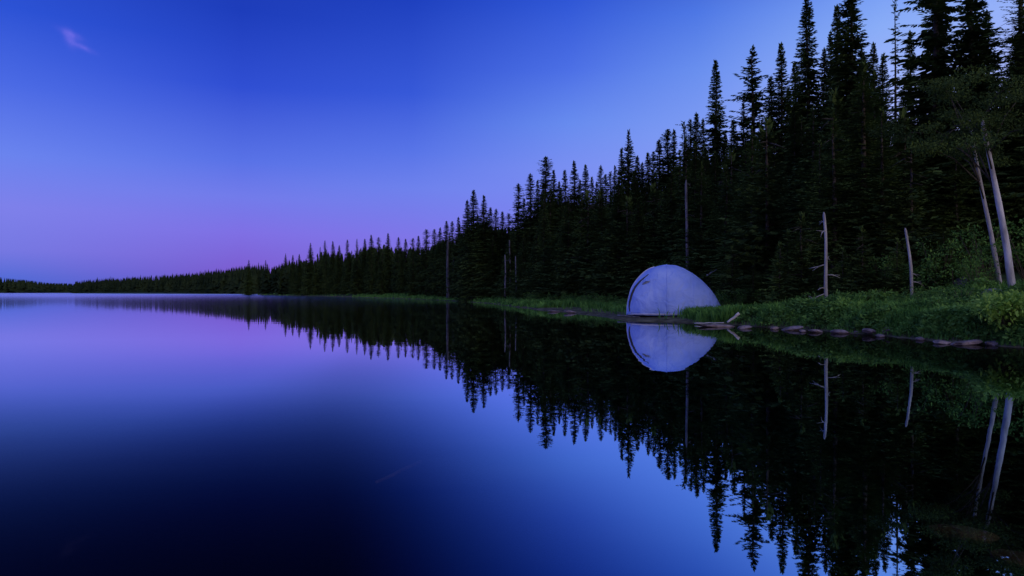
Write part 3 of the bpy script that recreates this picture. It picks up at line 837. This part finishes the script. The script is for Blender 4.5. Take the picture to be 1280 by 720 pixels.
def ground_cover():
    rng = np.random.default_rng(78)
    n = 210000
    px = rng.uniform(870, 1330, n); d = rng.uniform(9, 21, n)
    x = (px - 640) / F * d; y = d; s = shore_dist(x, y)
    clump = vnoise(x, y, 0.42, 21.0); big = vnoise(x, y, 1.6, 31.0)
    keep = (s > 0.08) & (s < 3.4) & (clump * 0.65 + big * 0.35 > rng.uniform(0.30, 0.75, n)) & ~((x > 3.2) & (x < 6.1) & (y > 18.2) & (y < 21.2))
    x, y, s, clump, big = x[keep], y[keep], s[keep], clump[keep], big[keep]; n = len(x)
    z = height(x, y)
    top = (0.06 + (0.22 + 0.16 * smooth01(x, 6.5, 9.0)) * clump * (0.4 + 0.8 * big)) * (0.5 + 0.5 * smooth01(s, 0, 0.9))
    p = np.stack([x, y, z + top * rng.random(n) ** 0.6], 1)
    dd = rng.standard_normal((n, 3)) * np.array([1, 1, 0.45]); dd[:, 2] += 0.1; dd /= np.linalg.norm(dd, axis=1)[:, None]
    ln = 0.045 + 0.06 * rng.random(n)
    up = rng.standard_normal((n, 3)) * 0.5 + np.array([0, 0, 1.0])
    v, q = kites(p, dd, up, ln, ln * 0.6)
    o = mobj('ground_cover', mesh_np('ground_cover', v, [q]), M['leaf'])
    tag(o, 'leafy low ground cover tangled through the grass of the bank', 'undergrowth', kind='stuff')
ground_cover()

# ------------------------------------------------------------------ rocks
def rock_mesh(seed, sx_, sy_, sz_, flat=0.3):
    rng = np.random.default_rng(seed)
    import bmesh
    bm = bmesh.new(); bmesh.ops.create_icosphere(bm, subdivisions=3, radius=1.0)
    dirs = rng.standard_normal((9, 3)); dirs /= np.linalg.norm(dirs, axis=1)[:, None]; offs = rng.uniform(0.62, 0.95, 9)
    ph = rng.random(3) * 9
    for v in bm.verts:
        p = np.array(v.co)
        for d, o in zip(dirs, offs):
            k = p @ d
            if k > o: p = p - d * (k - o) * 0.92
        p *= 1 + 0.06 * math.sin(p[0] * 7 + ph[0]) * math.cos(p[1] * 8 + ph[1]) + 0.03 * math.sin(p[2] * 19 + ph[2])
        v.co = Vector((p[0] * sx_, p[1] * sy_, p[2] * sz_))
    me = bpy.data.meshes.new('rock'); bm.to_mesh(me); bm.free()
    for p in me.polygons: p.use_smooth = False
    return me
def rock(px, yb, W, D, Hh, label, seed, mat='rock', d=None, z=None, group=None, rz=0.0, name='shore_rock', cat='rock'):
    if d is None: d = F * CAMZ / (yb - HOR)
    x, y = at(px, d)
    o = mobj(name, rock_mesh(seed, W / 2, D / 2, Hh / 2), M[mat])
    zz = hz(x, y) if z is None else z
    o.location = (x, y, zz + Hh * 0.12 if z is None else z); o.rotation_euler = (random.uniform(-.16, .16), random.uniform(-.16, .16), rz + random.uniform(-.3, .3))
    tag(o, label, cat, group)
    return o
RG = 'flat reddish rocks along the foot of the bank'
for k, (px, yb, W, D, Hh, lab) in enumerate([
    (893, 408.5, 1.00, .35, .10, 'flat pinkish slab at the waterline right below the tent'),
    (930, 410.5, .30, .25, .10, 'small dark red stone right of the pinkish slab'),
    (990, 412.5, .52, .30, .13, 'reddish rock at the waterline left of the long pale slab'),
    (1020, 415.5, .34, .22, .09, 'left half of the long pale slab group under the straight dead trunk'),
    (1050, 416.5, .40, .25, .12, 'right half of the long pale slab group under the straight dead trunk'),
    (1087, 418.5, .34, .25, .12, 'low dull rock between the long slabs and the blocky rock'),
    (1112, 419.5, .32, .26, .19, 'blocky pale-topped rock, highest of the waterline rocks'),
    (1136, 421.5, .36, .26, .12, 'broken rock directly right of the blocky pale-topped one'),
    (1163, 423.5, .40, .28, .11, 'thin low rock left of the two stacked slabs'),
    (1200, 422.5, .48, .30, .12, 'upper of the two long slabs near the right end'),
    (1206, 430.5, .52, .24, .10, 'lower of the two long slabs, half in the water'),
    (1243, 431.5, .34, .24, .12, 'dark rock at the foot of the bright green shrub'),
    (1176, 429.5, .26, .2, .08, 'small wet stone in the water before the thin low rock')]):
    d = F * CAMZ / (yb - HOR)
    rock(px, yb, W * random.uniform(.8, 1.15), D, Hh * 0.9, lab, 100 + k, d=d, z=0.02 + (0.05 if 'upper' in lab or 'blocky' in lab else 0), group=RG, rz=random.uniform(-.2, .2))
for k, (px, yb, W, Hh) in enumerate([(1072, 417, .16, .08), (1100, 421, .15, .07), (1150, 425, .14, .07), (968, 411.5, .18, .08), (1228, 429, .16, .08), (1003, 415, .13, .06), (1186, 427, .13, .06)]):
    rock(px, yb, W, W * .8, Hh, 'fist-sized reddish stone lying between the larger waterline rocks', 140 + k, z=0.02, group='small stones along the foot of the bank', name='shore_stone')
rock(712, 391.5, .55, .3, .12, 'small pale stone on the muddy shore left of the tent', 120, z=0.05)
rock(692, 390.0, .5, .3, .07, 'low dark stone at the far end of the muddy shore', 121, z=0.03)
rock(1155, 0, 1.15, .8, 1.15, 'pale lichen-grey boulder high on the slope behind the shorter dead trunk', 122, 'rock_grey', d=19.5, z=2.35, name='boulder', cat='boulder')
rock(1207, 0, .50, .4, .40, 'rounded grey boulder half hidden in green at the right slope', 123, 'rock_grey', d=14.4, z=.88, name='boulder', cat='boulder')
rock(1243, 0, .60, .4, .22, 'flat grey boulder low on the bank left of the leaning pale trunks', 124, 'rock_grey', d=12.9, z=.72, name='boulder', cat='boulder')
# sunken rocks near the camera
rock(1205, 0, .25, .10, .05, 'long brown rock lying under the water near the lower right corner', 125, 'rock_wet', d=2.52, z=-.14, name='sunken_rock')
rock(1278, 0, .20, .10, .05, 'dim brown rock under the water in the lower right corner', 126, 'rock_wet', d=2.30, z=-.15, name='sunken_rock')
# gentle bed hump carries the sunken rocks: built into the lake bed as separate silt mound
# driftwood
def log(p0, p1, r0, r1, label, mat='drift', name='driftwood', seed=1, n=7, cat='driftwood'):
    rng = np.random.default_rng(seed)
    p0 = np.array(p0, float); p1 = np.array(p1, float)
    t = np.linspace(0, 1, n)[:, None]
    P = (p1 - p0) * t + rng.normal(0, r0 * 0.25, (n, 3)) * np.sin(t * 3.1)
    acc = Acc(); acc.tube(P, np.linspace(r0, r1, n), 9, jitter=0.08, rng=rng)
    o = mobj(name, acc.mesh(name, True), M[mat], loc=tuple(p0)); tag(o, label, cat)
    return o
def P3(px, py, d): return (*at(px, d), (HOR - py) / F * d + CAMZ)
log(P3(909, 403, 15.35), P3(924, 391.5, 15.3), .022, .036, 'bleached white driftwood stub sticking up at the water right of the tent', seed=3)
log(P3(868, 404, 15.9), P3(905, 403.5, 15.6), .012, .010, 'thin driftwood stick lying on the shore at the foot of the white stub', seed=4)
log(P3(772, 394, 19.6), P3(800, 396.4, 18.9), .018, .012, 'grey stick lying on the mud before the tent', mat='greybark', seed=5)
log(P3(917, 352, 20.5), P3(938, 342, 20.9), .035, .02, 'pale fallen branch leaning in the dark behind the right of the tent', mat='deadwood', seed=6, name='fallen_branch', cat='branch')
log(P3(884, 344, 22.5), P3(896, 337, 22.8), .03, .02, 'short pale snapped branch just above the tent\'s right slope', mat='deadwood', seed=7, name='fallen_branch', cat='branch')
log(P3(1135, 362, 15.5), P3(1170, 352, 16.2), .035, .02, 'dim fallen branch lying in the shrubs beside the shorter dead trunk', mat='greybark', seed=8, name='fallen_branch', cat='branch')
log((-0.65, 3.28, -.16), (-0.50, 3.75, -.18), .008, .011, 'faint sunken branch under the dark water in the lower middle', mat='greybark', seed=9, name='sunken_branch', cat='branch')

# ------------------------------------------------------------------ tent
def tent():
    TX, TY = 4.66, 19.75
    A = math.radians(-12)
    r = empty('tent', (TX, TY, hz(TX, TY) - 0.01), A)
    tag(r, 'pale dome tent pitched on the low muddy shore', 'tent')
    L_ = 2.66
    us = np.array([0, .006, .02, .05, .10, .16, .24, .33, .42, .52, .62, .72, .82, .90, .96, 1.0])
    hs = np.array([0, .26, .50, .79, 1.02, 1.18, 1.33, 1.41, 1.44, 1.42, 1.33, 1.17, .94, .70, .46, .22])
    ws = np.array([.30, .48, .60, .72, .84, .94, 1.02, 1.06, 1.06, 1.04, 1.00, .92, .82, .72, .62, .5])
    fu = np.concatenate([np.linspace(0, .05, 8, endpoint=False), np.linspace(.05, 1, 50)])
    def surf(u, th, off=0.0):
        h = np.interp(u, us, hs); w_ = np.interp(u, us, ws)
        # fabric pulls in slightly between the poles
        sag = 1 - 0.018 * np.abs(np.sin(u * math.pi * 3.1)) * np.sin(2 * th) ** 2
        c, s_ = np.cos(th), np.sin(th)
        cx = np.sign(c) * np.abs(c) ** 0.80; sz = np.abs(s_) ** 0.90
        y = -cx * (w_ + off) * sag; z = sz * (h + off) * sag
        x = (u - 0.5) * L_ + 0 * th
        return np.stack([x, y, z], -1)
    nt_ = 40
    th = np.linspace(0, math.pi, nt_)
    U, T = np.meshgrid(fu, th, indexing='ij')
    # smooth interpolation of the profile
    V = surf(U, T)
    for _ in range(2):
        V[1:-1] = (V[:-2] + 2 * V[1:-1] + V[2:]) / 4
    rng = np.random.default_rng(9)
    wr = (vnoise(U * 9, T * 2.5, 1.0, 5.0) - 0.5) * 0.035 + (vnoise(U * 26, T * 5, 1.0, 15.0) - 0.5) * 0.010
    V[..., 1] *= 1 + wr; V[..., 2] *= 1 + wr * 0.6
    a, b = U.shape
    idx = (np.arange(a - 1)[:, None] * b + np.arange(b - 1)[None, :]).ravel()
    q = np.stack([idx, idx + b, idx + b + 1, idx + 1], 1)
    # closed end and start
    fl = mobj('fly', mesh_np('fly', V.reshape(-1, 3), [q], True), M['fly'], r)
    so = fl.modifiers.new('thick', 'SOLIDIFY'); so.thickness = 0.006
    def on(u, t):
        """point on the finished fly"""
        fi = np.interp(u, fu, np.arange(len(fu))); ti = t / math.pi * (nt_ - 1)
        i = min(int(fi), a - 2); j = min(int(ti), b - 2); p, s_ = fi - i, ti - j
        P = (V[i, j] * (1 - p) + V[i + 1, j] * p) * (1 - s_) + (V[i, j + 1] * (1 - p) + V[i + 1, j + 1] * p) * s_
        du = V[i + 1, j] - V[i, j]; dt = V[i, j + 1] - V[i, j]
        n_ = np.cross(du, dt); n_ /= np.linalg.norm(n_) + 1e-9
        if n_ @ np.array([0.1, P[1], P[2] + .01]) < 0: n_ = -n_
        return P, n_
    def strip(name, path, rad, mat, off=0.004, parent=r, n=6):
        pts = []
        for u, t in path:
            P, n_ = on(u, math.radians(t)); pts.append(P + n_ * off)
        acc = Acc(); acc.tube(np.array(pts), rad if hasattr(rad, '__len__') else np.full(len(pts), rad), n)
        return mobj(name, acc.mesh(name, True), M[mat], parent)
    def curve(keys, n=26):
        keys = np.array(keys, float); t = np.linspace(0, 1, len(keys)); tt = np.linspace(0, 1, n)
        return [(np.interp(k, t, keys[:, 0]), np.interp(k, t, keys[:, 1])) for k in tt]
    # dark curved door zip on the near left side and the pale rim outside it
    zp = curve([(.045, 6), (.040, 16), (.045, 28), (.065, 40), (.10, 49), (.16, 55), (.24, 60)])
    rad = 0.012 + 0.030 * np.sin(np.linspace(0.1, math.pi * .97, len(zp)))
    z = strip('door_zip', zp, rad, 'zip', off=-0.002)
    strip('rim_piping', curve([(.010, 3), (.012, 25), (.022, 45), (.05, 60), (.11, 72), (.20, 82), (.30, 88)]), 0.014, 'piping')
    strip('pole_sleeve', [(.43, t) for t in np.linspace(2, 178, 40)], 0.010, 'fly', off=0.003)
    strip('hem', [(u, 1.2) for u in np.linspace(.03, .97, 30)], 0.012, 'piping', off=0.002)
    strip('seam', [(.70, t) for t in np.linspace(2, 178, 40)], 0.006, 'fly', off=0.003)
    # small wrinkled vent hood beside the zip's upper end
    P, n_ = on(.215, math.radians(47))
    acc = Acc(); m_ = 12; rows_ = 7
    tx = np.array([1.0, 0, 0.1]); tx -= n_ * (tx @ n_); tx /= np.linalg.norm(tx); tz = np.cross(n_, tx); tz *= np.sign(tz[2])
    vv = []
    for i in range(rows_):
        for j in range(m_):
            aa = -1 + 2 * j / (m_ - 1); bb = i / (rows_ - 1)
            wv = 0.13 * (1 - 0.35 * bb)
            vv.append(P + tx * aa * wv + tz * (0.15 * (bb - 0.5) + 0.02 * (1 - aa * aa)) + n_ * (0.055 * (1 - bb) * (1 - aa ** 2) + 0.004 + 0.006 * math.sin(aa * 9)))
    ix = (np.arange(rows_ - 1)[:, None] * m_ + np.arange(m_ - 1)[None, :]).ravel()
    acc.add(np.array(vv), np.stack([ix, ix + 1, ix + m_ + 1, ix + m_], 1))
    vh = mobj('vent_hood', acc.mesh('vent_hood', True), M['fly'], r)
    vh.modifiers.new('thick', 'SOLIDIFY').thickness = 0.005
    # dark mouth of the vent
    mv = [P + tx * c * 0.115 + tz * (-0.078 + 0.004) + n_ * 0.012 for c in np.linspace(-1, 1, 9)]
    acc = Acc(); acc.tube(np.array(mv), 0.008 + 0.014 * np.sin(np.linspace(0, math.pi, 9)), 6)
    mobj('vent_mesh', acc.mesh('vent_mesh', True), M['mesh_vent'], vh)
    # pegs and short loops along the near hem
    for u in (.06, .45, .93):
        Pq, _ = on(u, math.radians(2)); px_ = Pq + np.array([0, -0.14, 0.0])
        acc = Acc(); acc.tube([px_ + [0, -.02, 0.05], px_ + [0, .02, -0.06]], [0.006, 0.005], 6)
        pg = mobj('peg', acc.mesh('peg', True), M['mesh_vent'], r)
        acc = Acc(); acc.tube([Pq + [0, 0, 0.03], px_ + [0, -.012, 0.03]], [0.004, 0.004], 5)
        mobj('peg_loop', acc.mesh('peg_loop', True), M['zip'], pg)
tent()

# ------------------------------------------------------------------ sky, light, camera
world = bpy.data.worlds.new('World'); scene.world = world; world.use_nodes = True
nt = world.node_tree; nt.nodes.clear()
N, Lk = nt.nodes.new, nt.links.new
out = N('ShaderNodeOutputWorld'); bg = N('ShaderNodeBackground')
tc = N('ShaderNodeTexCoord'); sep = N('ShaderNodeSeparateXYZ'); Lk(tc.outputs['Generated'], sep.inputs[0])
az = N('ShaderNodeMath'); az.operation = 'ARCTAN2'; Lk(sep.outputs['X'], az.inputs[0]); Lk(sep.outputs['Y'], az.inputs[1])
zc = N('ShaderNodeMath'); zc.operation = 'MAXIMUM'; zc.inputs[1].default_value = 0.0; Lk(sep.outputs['Z'], zc.inputs[0])
# dusk sky by azimuth (degrees from the view axis): anti-twilight arch at the left, afterglow behind to the right
UP = [(0.47, (30, 58, 172)), (0.72, (80, 105, 190)), (1.0, (130, 150, 205))]
AZS = [
 (-180, [(0, (170, 150, 190)), (.1, (215, 190, 215)), (.3, (170, 170, 215))] + UP),
 (-75,  [(0, (75, 100, 208)), (.05, (112, 118, 222)), (.16, (105, 130, 238)), (.32, (50, 88, 216))] + UP),
 (-36.4, [(0, (74, 100, 208)), (.018, (84, 107, 214)), (.05, (116, 119, 226)), (.10, (124, 127, 234)), (.161, (104, 130, 238)), (.24, (72, 104, 228)), (.32, (40, 80, 212))] + UP),
 (-21.7, [(0, (106, 84, 196)), (.03, (122, 92, 208)), (.081, (125, 110, 228)), (.13, (112, 122, 234)), (.177, (86, 112, 230)), (.27, (44, 76, 210)), (.36, (24, 58, 186))] + UP),
 (-8.3, [(0, (126, 100, 208)), (.08, (125, 116, 231)), (.15, (108, 128, 236)), (.20, (86, 115, 231)), (.277, (52, 87, 216)), (.39, (26, 62, 190))] + UP),
 (4.8,  [(0, (125, 115, 220)), (.10, (122, 130, 240)), (.18, (120, 142, 241)), (.24, (102, 138, 238)), (.31, (74, 110, 229)), (.39, (46, 86, 214))] + UP),
 (15.2, [(0, (140, 135, 228)), (.12, (140, 152, 242)), (.22, (126, 155, 243)), (.30, (104, 142, 238)), (.37, (76, 118, 228))] + UP),
 (28.4, [(0, (170, 165, 240)), (.15, (176, 182, 250)), (.25, (160, 180, 250)), (.325, (137, 172, 247)), (.36, (122, 160, 244))] + UP),
 (45,   [(0, (200, 185, 240)), (.15, (185, 185, 248)), (.325, (160, 180, 250)), (.36, (150, 175, 248))] + UP),
 (100,  [(0, (255, 225, 215)), (.15, (240, 220, 225)), (.33, (190, 195, 230))] + UP),
 (180,  [(0, (255, 215, 200)), (.15, (235, 210, 215)), (.33, (190, 190, 220))] + UP),
]
prev = None
for deg, keys in AZS:
    cr = N('ShaderNodeValToRGB'); cr.color_ramp.interpolation = 'B_SPLINE' if False else 'EASE'
    cr.color_ramp.interpolation = 'LINEAR'
    els = cr.color_ramp.elements
    els[0].position = keys[0][0]; els[0].color = srgb(*keys[0][1])
    els[1].position = keys[-1][0]; els[1].color = srgb(*keys[-1][1])
    for p_, c_ in keys[1:-1]:
        e = els.new(p_); e.color = srgb(*c_)
    Lk(zc.outputs[0], cr.inputs[0])
    if prev is None:
        prev = (deg, cr.outputs[0]); continue
    mr_ = N('ShaderNodeMapRange'); mr_.interpolation_type = 'LINEAR'
    mr_.inputs['From Min'].default_value = math.radians(prev[0]); mr_.inputs['From Max'].default_value = math.radians(deg)
    Lk(az.outputs[0], mr_.inputs[0])
    mx = N('ShaderNodeMix'); mx.data_type = 'RGBA'
    Lk(mr_.outputs[0], mx.inputs['Factor']); Lk(prev[1], mx.inputs[6]); Lk(cr.outputs[0], mx.inputs[7])
    prev = (deg, mx.outputs[2])
skycol = prev[1]
# faint physical sky on top (sun just under the horizon behind the camera)
st = N('ShaderNodeTexSky'); st.sky_type = 'NISHITA'; st.sun_disc = False
st.sun_elevation = math.radians(1.0); st.sun_rotation = math.radians(150)
sc_ = N('ShaderNodeVectorMath'); sc_.operation = 'SCALE'; sc_.inputs['Scale'].default_value = 0.004
Lk(st.outputs[0], sc_.inputs[0])
ad = N('ShaderNodeVectorMath'); ad.operation = 'ADD'; Lk(skycol, ad.inputs[0]); Lk(sc_.outputs[0], ad.inputs[1])
# one small wisp of cloud catching the last pink light, fixed in the sky
cdir = Vector(((92 - 640) / F, 1.0, (HOR - 47) / F)).normalized()
cr_ = Vector((cdir.y, -cdir.x, 0)).normalized(); cu = cr_.cross(cdir).normalized()
def dotn(vec):
    n = N('ShaderNodeVectorMath'); n.operation = 'DOT_PRODUCT'; n.inputs[1].default_value = vec; Lk(tc.outputs['Generated'], n.inputs[0]); return n.outputs['Value']
def mth(op, a, b=None, c=None):
    n = N('ShaderNodeMath'); n.operation = op
    for i, v in enumerate((a, b, c)):
        if v is None: continue
        if isinstance(v, (int, float)): n.inputs[i].default_value = v
        else: Lk(v, n.inputs[i])
    return n.outputs[0]
dr, du_, df = dotn(cr_), dotn(cu), dotn(cdir)
def blob(u0, v0, ru, rv, rot):
    # soft ellipse in tangent space (radians)
    c, s_ = math.cos(rot), math.sin(rot)
    uu = mth('SUBTRACT', dr, u0); vv = mth('SUBTRACT', du_, v0)
    a_ = mth('ADD', mth('MULTIPLY', uu, c / ru), mth('MULTIPLY', vv, s_ / ru))
    b_ = mth('ADD', mth('MULTIPLY', uu, -s_ / rv), mth('MULTIPLY', vv, c / rv))
    q = mth('ADD', mth('MULTIPLY', a_, a_), mth('MULTIPLY', b_, b_))
    return mth('POWER', 2.718, mth('MULTIPLY', q, -1.0))
k = 1 / 1063.0
b1 = blob(-4 * k, 4 * k, 11 * k, 4.0 * k, -0.35); b2 = blob(-5 * k, -2 * k, 5 * k, 9 * k, 0.25); b3 = blob(8 * k, -9 * k, 11 * k, 3 * k, -0.35)
sm = mth('ADD', mth('ADD', mth('MULTIPLY', b1, 0.7), mth('MULTIPLY', b2, 0.6)), mth('MULTIPLY', b3, 0.8))
cn = N('ShaderNodeTexNoise'); cn.inputs['Scale'].default_value = 120; cn.inputs['Detail'].default_value = 4; Lk(tc.outputs['Generated'], cn.inputs['Vector'])
cmask = mth('MULTIPLY', mth('MULTIPLY', sm, mth('MULTIPLY', cn.outputs['Fac'], 0.75)), mth('GREATER_THAN', df, 0.9))
cm = N('ShaderNodeMix'); cm.data_type = 'RGBA'; cm.clamp_factor = True
Lk(cmask, cm.inputs['Factor']); Lk(ad.outputs[0], cm.inputs[6]); cm.inputs[7].default_value = srgb(140, 125, 245)
Lk(cm.outputs[2], bg.inputs['Color']); bg.inputs['Strength'].default_value = 1.0
Lk(bg.outputs[0], out.inputs['Surface'])

# the last glow: one soft, weak, slightly warm sun from behind right
sun = bpy.data.lights.new('afterglow_sun', 'SUN'); sun.energy = 0.65; sun.angle = math.radians(40); sun.color = (1.0, 0.90, 0.85)
so = bpy.data.objects.new('afterglow_sun', sun); COL.objects.link(so)
sdir = Vector((math.sin(math.radians(150)), math.cos(math.radians(150)), math.tan(math.radians(18)))).normalized()
so.rotation_euler = sdir.to_track_quat('Z', 'Y').to_euler()

cam = bpy.data.cameras.new('camera'); co = bpy.data.objects.new('camera', cam); COL.objects.link(co)
cam.lens = 24; cam.sensor_width = 36; cam.clip_start = 0.05; cam.clip_end = 12000
co.location = (0, 0, CAMZ); co.rotation_euler = (math.radians(90) + math.atan((HOR - 360) / F), 0, 0)
scene.camera = co

scene.view_settings.view_transform = 'Standard'; scene.view_settings.look = 'None'
scene.view_settings.exposure = 0; scene.view_settings.gamma = 1
scene.cycles.max_bounces = 6; scene.cycles.diffuse_bounces = 2; scene.cycles.glossy_bounces = 3; scene.cycles.transparent_max_bounces = 12
scene.cycles.use_denoising = True
scene.cycles.sample_clamp_indirect = 5
